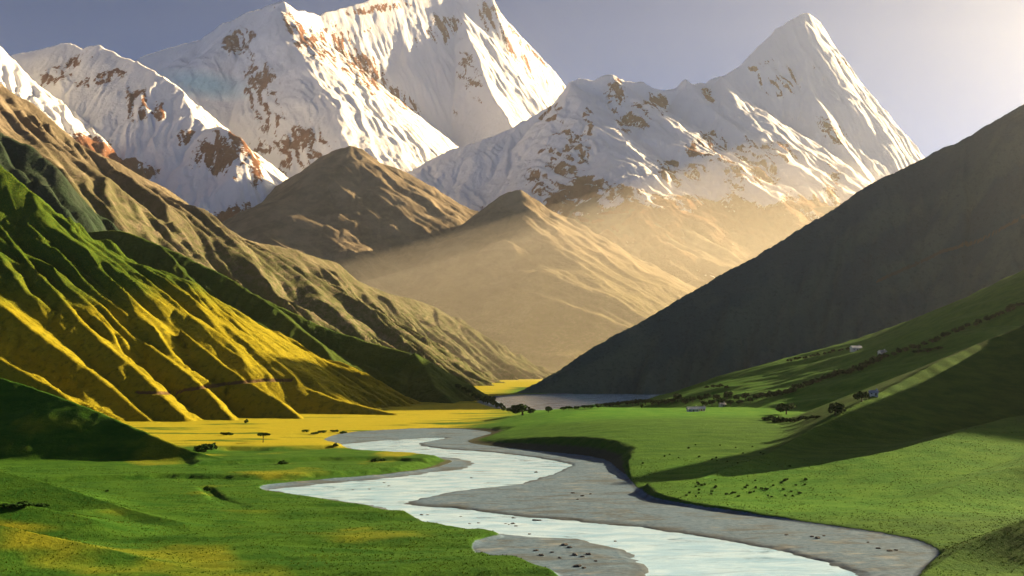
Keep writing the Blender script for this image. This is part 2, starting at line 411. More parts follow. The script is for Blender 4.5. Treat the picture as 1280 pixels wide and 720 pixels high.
o = mountain('mountain', J0, (-6500, -2500, 6300, 10000), 14, M_SNOW, (40, 400), (60, 120, 300), (60, 250), 20000, 5, (1500, 2100), rd=(.6, -.8))
o[3] = (('steep snowy rock shoulder cut by the left edge above the tan mountainside', 'mountain'), dict(kind='structure'))

L2 = [Line(pl((430, 280, 10300), (505, 219, 10300), (560, 187, 10400), (590, 178, 10400), (640, 160, 10500), (690, 130, 10500), (710, 106, 10500), (725, 95, 10500), (740, 101, 10500), (760, 92, 10500), (775, 98, 10500), (800, 102, 10500), (830, 113, 10500), (845, 108, 10500), (858, 98, 10500), (866, 106, 10520), (880, 103, 10600), (890, 97, 10690), (910, 92, 10820), (930, 80, 10960), (945, 60, 11090), (970, 36, 11260), (1000, 19, 11410), (1010, 15, 11450), (1025, 27, 11510), (1032, 38, 11550), (1045, 60, 11640), (1060, 85, 11740), (1080, 115, 11850), (1095, 125, 11910), (1110, 150, 11990), (1135, 195, 12130), (1200, 300, 11400)), 1.7, [.8] * 5 + [1.9] * 10 + [1.4] * 8 + [1.9] * 10, 1., 450, jag=22, jl=90, step=30, seed=21),
      Spur(pl((716, 100, 10500), (703, 140, 10250), (716, 185, 9950), (738, 230, 9650), (750, 300, 9100), yk=1.75), 1.2, .75, .8, 400, jag=30, step=40, seed=22),
      Spur(pl((765, 93, 10500), (772, 140, 10250), (792, 190, 9950), (815, 240, 9650), (830, 300, 9200), yk=1.75), 1.2, .75, .8, 400, jag=25, step=40, seed=23),
      Spur(pl((858, 98, 10500), (880, 128, 10300), (910, 152, 10100), (942, 172, 9950), (965, 205, 9750), (985, 260, 9400), yk=1.75), 1.3, .8, .9, 400, jag=25, step=40, seed=24),
      Spur(pl((1006, 16, 11450), (1001, 55, 11280), (1012, 105, 11030), (1038, 155, 10780), (1075, 205, 10500), (1110, 260, 10150), yk=1.75), 1.2, 1.35, 1.0, 400, jag=25, step=40, seed=25),
      Spur(pl((900, 95, 10500), (900, 130, 10300), (890, 180, 10000), (880, 250, 9500), yk=1.75), 1.2, .9, .8, 400, jag=25, step=40, seed=26),
      Spur(pl((640, 160, 10500), (630, 210, 10100), (640, 260, 9700), yk=1.75), .9, .9, .8, 400, jag=15, step=40, seed=27)]
o = mountain('mountain', L2, (-2000, 5400, 7000, 13200), 11.5, M_SNOW, (40, 400), (28, 75, 350), (65, 460), 9000, 6, (1130, 1520), rd=(.5, -.87),
             rock=[(975, 100, 24, 22, 0), (950, 82, 18, 5, -20), (708, 195, 30, 42, 20), (800, 145, 40, 18, -30), (880, 185, 55, 20, -35), (735, 235, 30, 20, 0), (770, 120, 14, 26, 0), (850, 215, 40, 20, 0), (920, 190, 30, 26, -30), (690, 235, 40, 20, 30), (975, 190, 26, 14, 20), (1040, 165, 26, 12, 45), (735, 150, 8, 25, 0), (690, 140, 10, 20, 30), (940, 215, 40, 20, 0), (1040, 225, 12, 26, 0), (885, 118, 14, 6, 50)], snow_bias=.06)
o[3] = (('snow mountain with a sharp pyramid summit right of the highest mountain', 'mountain'), dict(kind='structure'))

# ------------------------------------------------------------------ the brown mountains in front of them
GG = [Line(pl((120, 300, 9216), (200, 262, 8960), (260, 240, 8832), (330, 238, 8576), (365, 226, 8320), (400, 196, 8192), (420, 186, 8064), (440, 181, 8064), (455, 186, 8064), (470, 200, 8064), (500, 212, 8064), (530, 228, 8064), (570, 250, 8064), (605, 270, 8064), (650, 305, 8064), (720, 370, 8064)), .95, .85, .85, 500, jag=18, step=40, seed=31),
      Spur(pl((445, 182, 8064), (474, 225, 7744), (476, 270, 7360), (470, 330, 6784), (465, 380, 6272)), .9, .7, .8, 300, jag=15, step=40, seed=32),
      Spur(pl((418, 187, 8064), (396, 240, 7680), (380, 300, 7168), (390, 360, 6656)), .8, .8, .8, 300, jag=15, step=40, seed=33),
      Spur(pl((300, 240, 8704), (310, 280, 8192), (330, 330, 7552)), .8, .8, .8, 300, jag=15, step=40, seed=34),
      Spur(pl((540, 232, 8064), (560, 280, 7744), (560, 330, 7296)), .8, .7, .8, 300, jag=15, step=40, seed=35)]
o = mountain('mountain', GG, (-4100, 1200, 5200, 10400), 10, M_MID, (45, 420), (26, 150, 300), (34, 480), 5000, 7)
o[3] = (('brown mountain with a rounded top below the glowing snow faces', 'mountain'), dict(kind='structure'))
HH = [Line(pl((430, 350, 7866), (470, 330, 7728), (520, 312, 7590), (560, 296, 7452), (590, 272, 7314), (620, 247, 7245), (635, 240, 7176), (650, 237, 7176), (672, 250, 7176), (690, 262, 7176), (720, 288, 7176), (760, 320, 7176), (800, 342, 7176), (840, 366, 7176), (880, 392, 7176), (960, 445, 7176)), .9, .8, .85, 400, jag=15, step=40, seed=41),
      Spur(pl((650, 237, 7176), (648, 300, 6831), (628, 365, 6348), (610, 420, 5865), (598, 465, 5382)), .8, .65, .8, 300, jag=12, step=40, seed=42),
      Spur(pl((690, 262, 7176), (712, 320, 6831), (735, 380, 6348), (750, 440, 5796)), .8, .65, .8, 300, jag=12, step=40, seed=43),
      Spur(pl((560, 296, 7452), (545, 350, 6900), (540, 400, 6486)), .8, .7, .8, 300, jag=12, step=40, seed=44),
      Spur(pl((640, 380, 6348), (660, 420, 6003), (675, 465, 5451)), .8, .6, .8, 200, jag=8, step=40, seed=45)]
o = mountain('mountain', HH, (-2100, 2400, 4600, 9100), 9, M_MID, (45, 400), (24, 140, 260), (30, 460), 5000, 8)
o[3] = (('hazy brown peak standing in the middle of the valley head', 'mountain'), dict(kind='structure'))
II = [Line(pl((600, 380, 8640), (660, 325, 8640), (690, 291, 8532), (720, 258, 8424), (745, 242, 8424), (780, 231, 8424), (812, 250, 8424), (830, 262, 8424), (870, 275, 8424), (920, 272, 8424), (980, 262, 8424), (1040, 258, 8424), (1100, 240, 8424), (1180, 230, 8424), (1300, 260, 8424)), .8, .75, .85, 500, jag=18, step=40, seed=51),
      Spur(pl((780, 231, 8424), (790, 290, 7992), (810, 350, 7452), (830, 400, 6912)), .8, .65, .8, 300, jag=15, step=40, seed=52),
      Spur(pl((900, 274, 8424), (880, 320, 7992), (900, 370, 7452)), .8, .65, .8, 300, jag=15, step=40, seed=53),
      Spur(pl((1040, 258, 8424), (1020, 310, 7884), (1000, 360, 7452)), .8, .65, .8, 300, jag=15, step=40, seed=54)]
o = mountain('mountain', II, (-900, 5300, 6000, 10300), 12, M_MID, (50, 400), (34, 140, 320), (30, 420), 4000, 9)
o[3] = (('pale hazy foothill ridge below the pyramid snow mountain', 'mountain'), dict(kind='structure'))
FF = [Line(pl((-260, -90, 3300), (-120, 10, 3300), (0, 104, 3300), (30, 123, 3300), (60, 147, 3300), (100, 180, 3350), (150, 206, 3450), (200, 232, 3550), (250, 263, 3700), (290, 291, 3800), (330, 304, 3900), (370, 311, 4000), (420, 330, 4200), (440, 345, 4300), (465, 358, 4400), (500, 370, 4500), (540, 382, 4600), (570, 405, 4600), (600, 432, 4550), (640, 466, 4500), (690, 480, 4450)), 1.5, .8, .85, 300, jag=14, step=30, seed=61),
      Spur(pl((60, 147, 3300), (105, 210, 3150), (150, 265, 3000), (200, 320, 2850), (260, 380, 2700)), .9, .7, .8, 200, jag=10, step=30, seed=62),
      Spur(pl((200, 232, 3550), (245, 290, 3350), (290, 345, 3150), (340, 400, 2950)), .9, .7, .8, 200, jag=10, step=30, seed=63),
      Spur(pl((330, 304, 3900), (360, 350, 3650), (400, 400, 3400), (440, 450, 3150)), .9, .7, .8, 200, jag=10, step=30, seed=64),
      Spur(pl((440, 345, 4300), (470, 385, 4050), (500, 430, 3800), (520, 465, 3600)), .8, .7, .8, 200, jag=8, step=30, seed=65),
      Spur(pl((540, 382, 4600), (556, 420, 4350), (575, 462, 4000)), .8, .65, .8, 200, jag=8, step=30, seed=66)]
o = mountain('mountain', FF, (-3300, 700, 2300, 5200), 6.5, M_LEFT, (28, 260), (32, 60, 180), (20, 240), 9000, 10)
o[3] = (('tan mountainside with pale sunlit ribs running down towards the valley', 'mountain'), dict(kind='structure'))
F2 = [Line(pl((-240, 40, 2420), (-60, 122, 2420), (0, 163, 2420), (40, 184, 2393), (70, 210, 2358), (95, 250, 2323), (115, 292, 2288), (150, 350, 2235)), 1.2, .85, .85, 200, jag=12, step=25, seed=71),
      Spur(pl((0, 163, 2420), (20, 230, 2288), (40, 300, 2156)), .9, .9, .8, 200, jag=10, step=30, seed=72)]
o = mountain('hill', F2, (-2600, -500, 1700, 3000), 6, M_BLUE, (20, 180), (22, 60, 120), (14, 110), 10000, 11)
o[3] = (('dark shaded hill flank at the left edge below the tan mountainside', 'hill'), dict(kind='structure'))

# ------------------------------------------------------------------ grassy hills
def _hill(name, lines, box, cell, mat, gold, warp=(14, 160), flute=(12, 30, 60), rough=(6, 90), er=0, seed=1, tracks=(), rd=(.78, -.62)):
    X, Y = area(*box, cell)
    wx = warp[0] * fbm(X / warp[1], Y / warp[1], 3, seed); wy = warp[0] * fbm(X / warp[1] + 31, Y / warp[1] - 17, 3, seed + 5)
    H, T, D = skel(X + wx, Y + wy, lines)
    fa, fl, fw = flute
    H = H + fa * sstep(0, fw, D) * (ribs(X, Y, rd, fl, seed, .55) - .82) * 1.6
    H = H + rough[0] * sstep(0, fw, D) * fbm(X / rough[1], Y / rough[1], 4, seed + 21) + 1.3 * fbm(X / 22, Y / 22, 3, seed + 25)
    if er: H = erode(H, cell, er, seed=seed, steps=60)
    dirt = np.zeros_like(X)
    for tr in tracks:
        u = 640 + F * X / Y; v = HY - F * (H - CH) / Y
        yy = np.interp(u, [q[0] for q in tr], [q[1] for q in tr], left=1e4, right=1e4)
        dirt = np.maximum(dirt, np.clip(1.3 - np.abs(v - yy) / 2.6, 0, 1))
    H = H - 2.5 * dirt
    return (name, X, Y, H, mat, {'gold': gold(X, Y, H), 'dirt': dirt}, H > -6), Field(box[0], box[2], cell, H)
DD = [Line(pl((-160, 110, 1700), (-80, 150, 1690), (0, 203, 1650), (40, 239, 1620), (100, 288, 1580), (150, 326, 1550), (230, 386, 1480), (300, 438, 1420), (345, 469, 1380), (420, 498, 1320), (500, 518, 1270), (530, 530, 1240)), 1.4, .66, .9, 120, sm=3, seed=81, step=40, jag=2),
      Spur(pl((-160, 290, 1420), (-60, 340, 1360), (0, 379, 1310), (60, 424, 1250), (120, 468, 1200), (165, 505, 1150), (195, 530, 1110)), .7, .6, .8, 80, seed=82, step=40, jag=2),
      Spur(pl((40, 239, 1620), (90, 330, 1480), (160, 410, 1360), (250, 480, 1230), (290, 520, 1150)), .7, .6, .85, 80, seed=83, step=40, jag=2),
      Spur(pl((150, 326, 1550), (200, 390, 1430), (270, 450, 1310), (350, 500, 1220), (380, 525, 1170)), .7, .6, .85, 80, seed=84, step=40, jag=2),
      Spur(pl((-60, 200, 1660), (-10, 270, 1540), (40, 330, 1440), (100, 400, 1330), (180, 470, 1210), (230, 520, 1120)), .7, .6, .85, 80, seed=85, step=40, jag=2),
      Spur(pl((-160, 380, 1250), (-60, 420, 1190), (0, 445, 1150), (60, 480, 1110), (120, 520, 1050)), .7, .6, .8, 80, seed=86, step=40, jag=2)]
o = hill('hill', DD, (-1500, -60, 800, 2300), 2.6, M_GOLD, lambda X, Y, H: 1.0 - sstep(45, 255, H + 30 * fbm(X / 120, Y / 120, 3, 5)), (7, 200), (14, 30, 45), (4, 120), 9000, 12,
         tracks=[[(170, 489), (215, 490), (245, 484), (285, 478), (330, 474), (366, 474)]])
o[3] = (('large grassy hill with golden ribs and a track cut above the flat field', 'hill'), dict(kind='structure'))
EE = [Line(pl((0, 300, 2350), (60, 285, 2300), (110, 291, 2250), (150, 285, 2200), (200, 306, 2150), (260, 333, 2100), (330, 373, 2000), (400, 406, 1950), (470, 431, 1900), (505, 437, 1870), (520, 441, 1850), (537, 453, 1830), (556, 471, 1800), (580, 493, 1750), (610, 509, 1700), (645, 519, 1640)), 1.1, .62, .9, 100, sm=3, seed=91, step=40, jag=2),
      Spur(pl((200, 306, 2150), (260, 370, 1980), (320, 430, 1800)), .6, .6, .85, 80, seed=92, step=40, jag=2),
      Spur(pl((330, 373, 2000), (400, 430, 1840), (450, 480, 1690), (490, 515, 1560)), .6, .6, .85, 80, seed=93, step=40, jag=2),
      Spur(pl((520, 441, 1850), (545, 480, 1740), (580, 517, 1580)), .6, .6, .85, 60, seed=94, step=20, jag=1)]
o = hill('hill', EE, (-1300, 120, 1300, 2900), 3.2, M_DARK, lambda X, Y, H: .45 + .4 * fbm(X / 90, Y / 90, 3, 77), (10, 140), (9, 34, 60), (7, 100), 30000, 13)
o[3] = (('dark green hill behind the golden hill, its nose reaching the river', 'hill'), dict(kind='structure'))
MM = [Line(pl((600, 508, 2180), (640, 493, 2225), (700, 463, 2250), (760, 426, 2300), (800, 400, 2330), (840, 376, 2350), (900, 346, 2400), (960, 311, 2450), (1020, 273, 2500), (1080, 236, 2550), (1150, 198, 2600), (1200, 176, 2600), (1280, 131, 2600)) + [(1330, 2600, 750), (1450, 2600, 860), (1650, 2600, 880), (1850, 2600, 700), (2120, 2600, 440), (2700, 2600, 300)], .9, [.82] * 13 + [.9, 1.2, 1.3, 1.3, 1.3, 1.3], .95, 200, sm=3, seed=101, step=60, jag=9, jl=110)]  # crest past the right edge is unseen, raised to keep sun off this slope
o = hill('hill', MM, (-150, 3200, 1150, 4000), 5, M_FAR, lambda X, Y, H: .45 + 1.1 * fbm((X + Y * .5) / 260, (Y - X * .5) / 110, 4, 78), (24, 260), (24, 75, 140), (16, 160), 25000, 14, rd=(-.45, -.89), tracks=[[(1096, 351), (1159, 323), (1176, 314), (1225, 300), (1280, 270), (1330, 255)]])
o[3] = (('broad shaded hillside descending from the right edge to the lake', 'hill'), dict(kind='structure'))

run_jobs(); print('mountains', time.time() - T0)
# ------------------------------------------------------------------ valley ground
WATER = [(823, 722), (819, 706), (803, 695), (786, 685), (734, 674), (666, 669), (617, 664), (565, 656), (527, 647), (505, 638), (464, 630), (407, 622), (345, 613), (347, 611), (415, 604), (509, 596), (550, 589), (584, 587), (595, 581), (587, 574), (550, 570), (497, 567), (464, 563), (434, 559), (421, 556), (452, 553), (509, 549), (554, 546.5), (556, 548), (509, 555), (550, 561), (602, 564), (640, 568), (689, 576), (709, 580), (700, 587), (677, 594), (655, 602), (640, 606), (580, 611), (527, 621), (501, 626), (505, 630), (535, 634), (580, 637), (640, 645), (715, 651), (790, 658), (858, 667), (936, 681), (995, 695), (1034, 706), (1062, 722), (1100, 760), (1100, 800), (850, 800)]
FLAT = [(600, 690), (617, 698), (659, 709), (720, 724), (760, 800), (1110, 800), (1120, 745), (1143, 715), (1172, 694), (1131, 675), (1014, 658), (897, 642), (846, 634), (803, 627), (788, 609), (767, 589), (752, 574), (659, 564), (575, 555), (590, 548), (620, 541), (560, 536), (500, 538), (440, 541), (416, 546), (405, 553), (419, 557), (432, 561), (464, 566), (497, 569), (548, 573), (575, 577), (560, 583), (545, 587), (507, 593), (415, 601), (340, 608), (328, 612), (345, 616), (407, 624), (464, 632), (503, 640), (527, 649), (565, 658), (617, 667), (640, 674), (600, 680)]
LAKE = [(600, 500), (640, 494.5), (700, 492.5), (760, 492), (800, 492), (835, 493), (840, 498), (800, 502), (740, 505), (700, 511), (660, 514), (630, 512)]
def poly(pts): return np.array([G(a, b) for a, b in pts])
def sdf(X, Y, pg):
    """signed distance to a polygon, positive inside"""
    shp = X.shape; x = X.ravel(); y = Y.ravel()
    out = np.full(x.shape, -400.0)
    m = (x > pg[:, 0].min() - 150) & (x < pg[:, 0].max() + 150) & (y > pg[:, 1].min() - 150) & (y < pg[:, 1].max() + 150)
    x = x[m]; y = y[m]; d = np.full(x.shape, 1e9); ins = np.zeros(x.shape, bool)
    for i in range(len(pg)):
        a = pg[i]; b = pg[(i + 1) % len(pg)]; e = b - a
        k = np.clip(((x - a[0]) * e[0] + (y - a[1]) * e[1]) / (e @ e + 1e-9), 0, 1)
        d = np.minimum(d, np.hypot(x - a[0] - k * e[0], y - a[1] - k * e[1]))
        c = (a[1] > y) != (b[1] > y)
        ins ^= c & (x < (b[0] - a[0]) * (y - a[1]) / (b[1] - a[1] + 1e-12) + a[0])
    out[m] = np.where(ins, d, -d)
    return out.reshape(shp)
def smooth_poly(pg, n=2):
    for _ in range(n):
        q = np.roll(pg, -1, 0); pg = np.stack([pg * .75 + q * .25, pg * .25 + q * .75], 1).reshape(-1, 2)
    return pg
PW, PF, PLK = smooth_poly(poly(WATER)), smooth_poly(poly(FLAT)), smooth_poly(poly(LAKE))
TERR = [  # low terraces of the left bank: outline on the ground, height of the step, width of its face
    (poly([(-80, 548), (200, 552), (330, 551), (410, 553), (440, 560), (425, 564), (345, 567), (285, 566), (240, 572), (-80, 572)]), 2.6, 14),
    (poly([(230, 574), (300, 575), (360, 571), (430, 566), (500, 571), (555, 576), (535, 581), (470, 579), (400, 579), (352, 581), (300, 583), (240, 586)]), 2.2, 9),
    (poly([(-80, 585), (160, 591), (250, 590), (360, 586), (470, 583), (540, 584), (500, 592), (420, 599), (350, 603), (290, 603), (200, 601), (160, 603), (-80, 612)]), 2.2, 10)]
KNOLL = [Line(pl((-200, 560, 470), (-60, 576, 460), (0, 586, 450), (50, 599, 440), (100, 615, 430), (150, 632, 420), (230, 655, 395)), .35, .3, .6, 40, seed=111, step=14, sm=8),
         Line(pl((-160, 640, 330), (0, 655, 330), (80, 668, 330), (170, 690, 325), (260, 716, 315)), .3, .3, .6, 30, seed=112, step=14, sm=8),
         Line(pl((60, 640, 400), (170, 634, 420), (240, 637, 425), (330, 652, 420)), .16, .16, .8, 30, seed=113, step=14, sm=8),
         Line(pl((-120, 615, 380), (0, 628, 380), (70, 628, 385), (110, 650, 375)), .3, .35, .6, 30, seed=114, step=14, sm=8)]
CC = [Line(pl((-200, 410, 820), (-80, 447, 780), (0, 472, 750), (60, 489, 730), (120, 512, 710), (180, 539, 690), (240, 562, 670), (300, 584, 645), (330, 595, 620)), .6, .62, .85, 90, seed=121, step=18, sm=8)]
NN = [Line(pl((832, 497, 1750), (880, 478, 1700), (920, 465, 1650), (960, 453, 1600), (1010, 440, 1550), (1060, 428, 1500), (1100, 413, 1480), (1150, 396, 1440), (1200, 377, 1400), (1280, 334, 1350), (1400, 290, 1280), (1600, 280, 1200), (1900, 330, 1100)), .6, [.3, .24, .22, .22, .22, .23, .25, .25, .25, .26, .4, .5, .5], 1.0, 250, seed=131, step=45, sm=4)]
OO = [Line(pl((860, 602, 520), (900, 591, 560), (940, 576, 600), (1000, 547, 680), (1080, 501, 740), (1150, 462, 800), (1220, 427, 850), (1280, 410, 870)) + [(480, 878, 140), (600, 900, 245), (800, 960, 270), (1150, 1050, 350)], [.38] * 8 + [.7, 1., 1., 1.], [.2, .25, .36, .42, .45, .5, .55, .6, .7, .9, .9, .9], .9, 120, seed=141, step=24, sm=4)]  # appended points: unseen higher ridge added to cast shade on this spur
SS = [Line(pl((760, 606, 500), (820, 600, 508), (900, 596, 520), (1000, 584, 530), (1100, 567, 548), (1180, 547, 578), (1280, 519, 634), (1420, 490, 660), (1700, 470, 660)), .3, [.08, .08, .1, .12, .15, .18, .22, .24, .24], .9, 150, seed=151, step=24, sm=4),
      Line(pl((1075, 648, 430), (1150, 628, 450), (1220, 602, 480), (1280, 587, 500), (1450, 540, 520)), .12, .42, .8, 60, seed=152, step=16, sm=6)]
KK = [Line(pl((1150, 722, 300), (1185, 697, 322), (1225, 668, 330), (1280, 648, 335), (1400, 610, 350), (1700, 560, 360)), .45, .35, .8, 60, seed=161, step=14, sm=6)]
_tr = poly([(257, 613), (272, 626), (302, 636)])
TRENCH = [(_tr[0], _tr[1]), (_tr[1], _tr[2])]
def g_eval(X, Y, full=False):
    X = np.asarray(X, float); Y = np.asarray(Y, float)
    dF, dW, dL = sdf(X, Y, PF), sdf(X, Y, PW), sdf(X, Y, PLK)
    n1 = fbm(X / 60, Y / 60, 4, 200); n2 = fbm(X / 14, Y / 14, 3, 210); n3 = fbm(X / 200, Y / 200, 3, 205)
    out = np.maximum(0, -dF)

    # meadows
    z = 1.3 + .6 * n1 + .25 * n2 + .8 * n3
    mead = sstep(520, 640, Y) * sstep(-60, 90, X) * (1 - sstep(1120, 1250, Y))
    z = z + mead * (4.5 + 9.5 * sstep(560, 820, Y) + 1.5 * n3)
    und = fbm(X / 150 + 3, Y / 26, 3, 230)
    z = z + 3.4 * und * sstep(520, 430, Y) * (1 - sstep(30, 120, X)) + .9 * und * sstep(0, 200, X)
    dt = np.minimum(*[np.hypot(X - a[0] - np.clip(((X - a[0]) * (b[0] - a[0]) + (Y - a[1]) * (b[1] - a[1])) / ((b - a) @ (b - a)), 0, 1) * (b[0] - a[0]), Y - a[1] - np.clip(((X - a[0]) * (b[0] - a[0]) + (Y - a[1]) * (b[1] - a[1])) / ((b - a) @ (b - a)), 0, 1) * (b[1] - a[1])) for a, b in TRENCH])
    z = np.maximum(z - 1.9 * np.exp(-(dt / 2.6) ** 2), np.minimum(z, .1))
    for pg, hh, ww in TERR:
        d = sdf(X, Y, pg); z = z + hh * sstep(-ww * .3, ww * .7, d + 3 * n2)
    z = smax(z, skel(X + 8 * n1, Y + 14 * n3, KNOLL)[0] + .7 * n1, 3)
    hc, tc, dc = skel(X + 6 * n3, Y + 6 * n1, CC); z = smax(z, hc + .8 * n1 * sstep(0, 40, dc), 4)
    wob = 12 * n3
    hn, tn, dn = skel(X, Y, NN); n6 = fbm((X * .72 + Y * .69) / 70, (X * .69 - Y * .72) / 240, 3, 240)
    z = smax(z, hn + (1.5 * n1 + 9 * n6) * sstep(5, 90, dn), 4)
    z = smax(z, skel(X + wob, Y + wob, OO)[0] + 1.5 * n1, 4)
    z = smax(z, skel(X + wob, Y, SS)[0] + 1.0 * n1 + 1.5 * n3, 4)
    z = smax(z, skel(X, Y, KK)[0] + .7 * n1, 2)
    z = np.maximum(z, .25)
    # the flat river bed cut into it
    nb = 5 * n2 + 9 * n1 + 12 * n3
    bw = 5 + 17 * sstep(560, 700, Y) * sstep(-100, 0, X)
    land = sstep(0, 1, (out + nb * .5 * sstep(0, 12, out)) / bw)
    grav = .25 + .35 * np.clip(-dW, 0, 14) / 14 + .18 * n2 + .12 * n1
    z = np.where(dF > 0, grav, grav + (z - grav) * land)
    dW = dW + 3.5 * n2 + 3 * n1 * (1 + sstep(500, 350, Y)) + 1.5 * fbm(X / 5, Y / 5, 2, 222)
    z = np.where(dW > -6, z + (-.8 - z) * sstep(-6, 2.5, dW + .9 * n2), z)
    z = np.where(dL > -12, z + (-1.5 - z) * sstep(-12, 6, dL + 3 * n1), z)
    # the shoulder the camera stands on, and the far valley floor
    z = smax(z, 58.3 - .235 * np.hypot(X * .7, Y) - 3 * sstep(40, 300, Y), 4)
    if not full: return z
    gravel = np.where(dF > 0, 1.0, 1 - sstep(0, 5, out)); 
    wet = (1 - sstep(0, 16, -dW + 5 * n2 + 4 * n1)) * .62
    bank = (1 - land) * (dF <= 0) * 1.3 * sstep(2.0, 6, bw)
    gold_lit = .42 * sstep(-.1, .5, und * .5 + .7 * fbm(X / 70, Y / 40, 3, 270)) * sstep(560, 460, Y) * (1 - sstep(-40, 20, X))  # sunlit bands along the swells, put into the grass colour as yellow
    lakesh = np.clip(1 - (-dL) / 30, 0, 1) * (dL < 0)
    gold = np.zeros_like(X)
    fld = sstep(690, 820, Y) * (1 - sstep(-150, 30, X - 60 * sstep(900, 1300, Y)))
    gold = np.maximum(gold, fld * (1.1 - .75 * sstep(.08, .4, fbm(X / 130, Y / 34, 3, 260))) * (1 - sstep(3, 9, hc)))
    gold = np.maximum(np.maximum(gold, gold_lit), sstep(2600, 3000, Y) * 1.1)
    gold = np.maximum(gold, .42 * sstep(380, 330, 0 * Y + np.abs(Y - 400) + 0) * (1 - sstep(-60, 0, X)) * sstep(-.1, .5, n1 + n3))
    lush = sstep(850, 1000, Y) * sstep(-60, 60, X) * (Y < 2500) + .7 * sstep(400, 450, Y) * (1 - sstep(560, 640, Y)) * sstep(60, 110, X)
    return z, {'lush': np.clip(lush, 0, 1) * (1 - bank), 'gravel': np.maximum(gravel, lakesh), 'wet': wet, 'dirt': np.clip(bank * .8, 0, 1), 'gold': gold * (1 - sstep(20, 40, z) * (Y < 900))}
def axis(a, b, r):
    y = [a]
    while y[-1] < b: y.append(y[-1] + max(.5, y[-1] * r))
    return np.array(y)
ys = np.concatenate([np.linspace(-60, 150, 30)[:-1], np.arange(150, 280, 2.0), axis(280, 2600, .0019), axis(2606, 17500, .02)])
us = np.concatenate([np.linspace(-1.15, -.56, 60)[:-1], np.linspace(-.56, .56, 1150), np.linspace(.56, 1.15, 70)[1:]])
U, YY = np.meshgrid(us, ys); XX = U * (np.abs(YY) + 120)
def ground_rows():
    parts = np.array_split(np.arange(len(ys)), 16)
    with ThreadPoolExecutor(4) as ex:
        res = list(ex.map(lambda r: g_eval(XX[r], YY[r], True), parts))
    return np.concatenate([r[0] for r in res]), {k: np.concatenate([r[1][k] for r in res]) for k in res[0][1]}
ZZ, AT = ground_rows(); print('ground', time.time() - T0)
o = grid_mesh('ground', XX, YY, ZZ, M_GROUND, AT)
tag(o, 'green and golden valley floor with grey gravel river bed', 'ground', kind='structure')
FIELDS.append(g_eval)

def sheet(name, pg, z, grow):
    c = pg.mean(0)
    nrm = []
    for i in range(len(pg)):
        e = pg[(i + 1) % len(pg)] - pg[i - 1]; e = e / (np.linalg.norm(e) + 1e-9); nrm.append((e[1], -e[0]))
    area2 = sum(pg[i][0] * pg[(i + 1) % len(pg)][1] - pg[(i + 1) % len(pg)][0] * pg[i][1] for i in range(len(pg)))
    s = 1 if area2 > 0 else -1
    x0, y0 = pg.min(0) - 30; x1, y1 = pg.max(0) + 30
    me = bpy.data.meshes.new(name); me.from_pydata([(x0, y0, z), (x1, y0, z), (x1, y1, z), (x0, y1, z)], [], [(0, 1, 2, 3)])
    me.materials.append(M_WATER); o = bpy.data.objects.new(name, me); COL.objects.link(o); return o
tag(sheet('river', PW, -.2, 4), 'pale river winding over grey gravel through the green valley', 'river', kind='structure')
tag(sheet('lake', PLK, -.5, 4), 'bright strip of open water behind the row of dark trees', 'lake', kind='structure')


# ------------------------------------------------------------------ plants, rocks, houses
ZF = [FIELDS[-1]] + [f for f in FIELDS[:-1] if isinstance(f, Field) and f.c < 4]
def land_z(x, y):
    z = g_eval(x, y)
    for f in ZF[1:]: z = np.maximum(z, f(x, y))
    return z
def spots(px):
    """points on the land seen at the given pixels: (x, y, z) each; the first place the line of sight meets the ground"""
    px = np.array(px, float); n = len(px)
    ys_ = np.geomspace(300, 2700, 420)
    Yg = np.broadcast_to(ys_, (n, 420)); Xg = (px[:, :1] - 640) / F * Yg
    hit = land_z(Xg, Yg) >= CH + (HY - px[:, 1:2]) / F * Yg
    k = np.where(hit.any(1), hit.argmax(1), -1)
    out = []
    lo = ys_[np.maximum(k - 1, 0)]; hi = ys_[k]
    for _ in range(7):
        mid = (lo + hi) / 2; h = land_z((px[:, 0] - 640) / F * mid, mid) >= CH + (HY - px[:, 1]) / F * mid
        hi = np.where(h, mid, hi); lo = np.where(h, lo, mid)
    x = (px[:, 0] - 640) / F * hi
    return [(a, b, c) if i >= 0 else None for a, b, c, i in zip(x, hi, land_z(x, hi), k)]

def mesh_from(name, v, f, mat, smooth=False):
    me = bpy.data.meshes.new(name); me.from_pydata([tuple(q) for q in v], [], f); me.materials.append(mat)
    if smooth:
        me.polygons.foreach_set('use_smooth', [True] * len(me.polygons))
    me.update(); return me
def obj(name, me, parent=None):
    o = bpy.data.objects.new(name, me); COL.objects.link(o)
    if parent: o.parent = parent
    return o
def leaf_cloud(rng, lobes, n, size):
    v, f = [], []
    for (cx, cy, cz, rx, rz) in lobes:
        for _ in range(n):
            d = rng.normal(size=3); d /= np.linalg.norm(d) + 1e-9
            r = rng.uniform(.35, 1.0) ** .5
            c = np.array([cx + d[0] * r * rx, cy + d[1] * r * rx, cz + d[2] * r * rz])
            if c[2] < .1: continue
            nrm = d + rng.normal(size=3) * .7; nrm /= np.linalg.norm(nrm) + 1e-9
            a = np.cross(nrm, rng.normal(size=3)); a /= np.linalg.norm(a) + 1e-9; b = np.cross(nrm, a)
            s = size * rng.uniform(.6, 1.3); i = len(v)
            v += [c - a * s - b * s * .5, c + a * s * .2 - b * s * .8, c + a * s + b * s * .3, c - a * s * .1 + b * s * .9]
            f.append((i, i + 1, i + 2, i + 3))
    return v, f
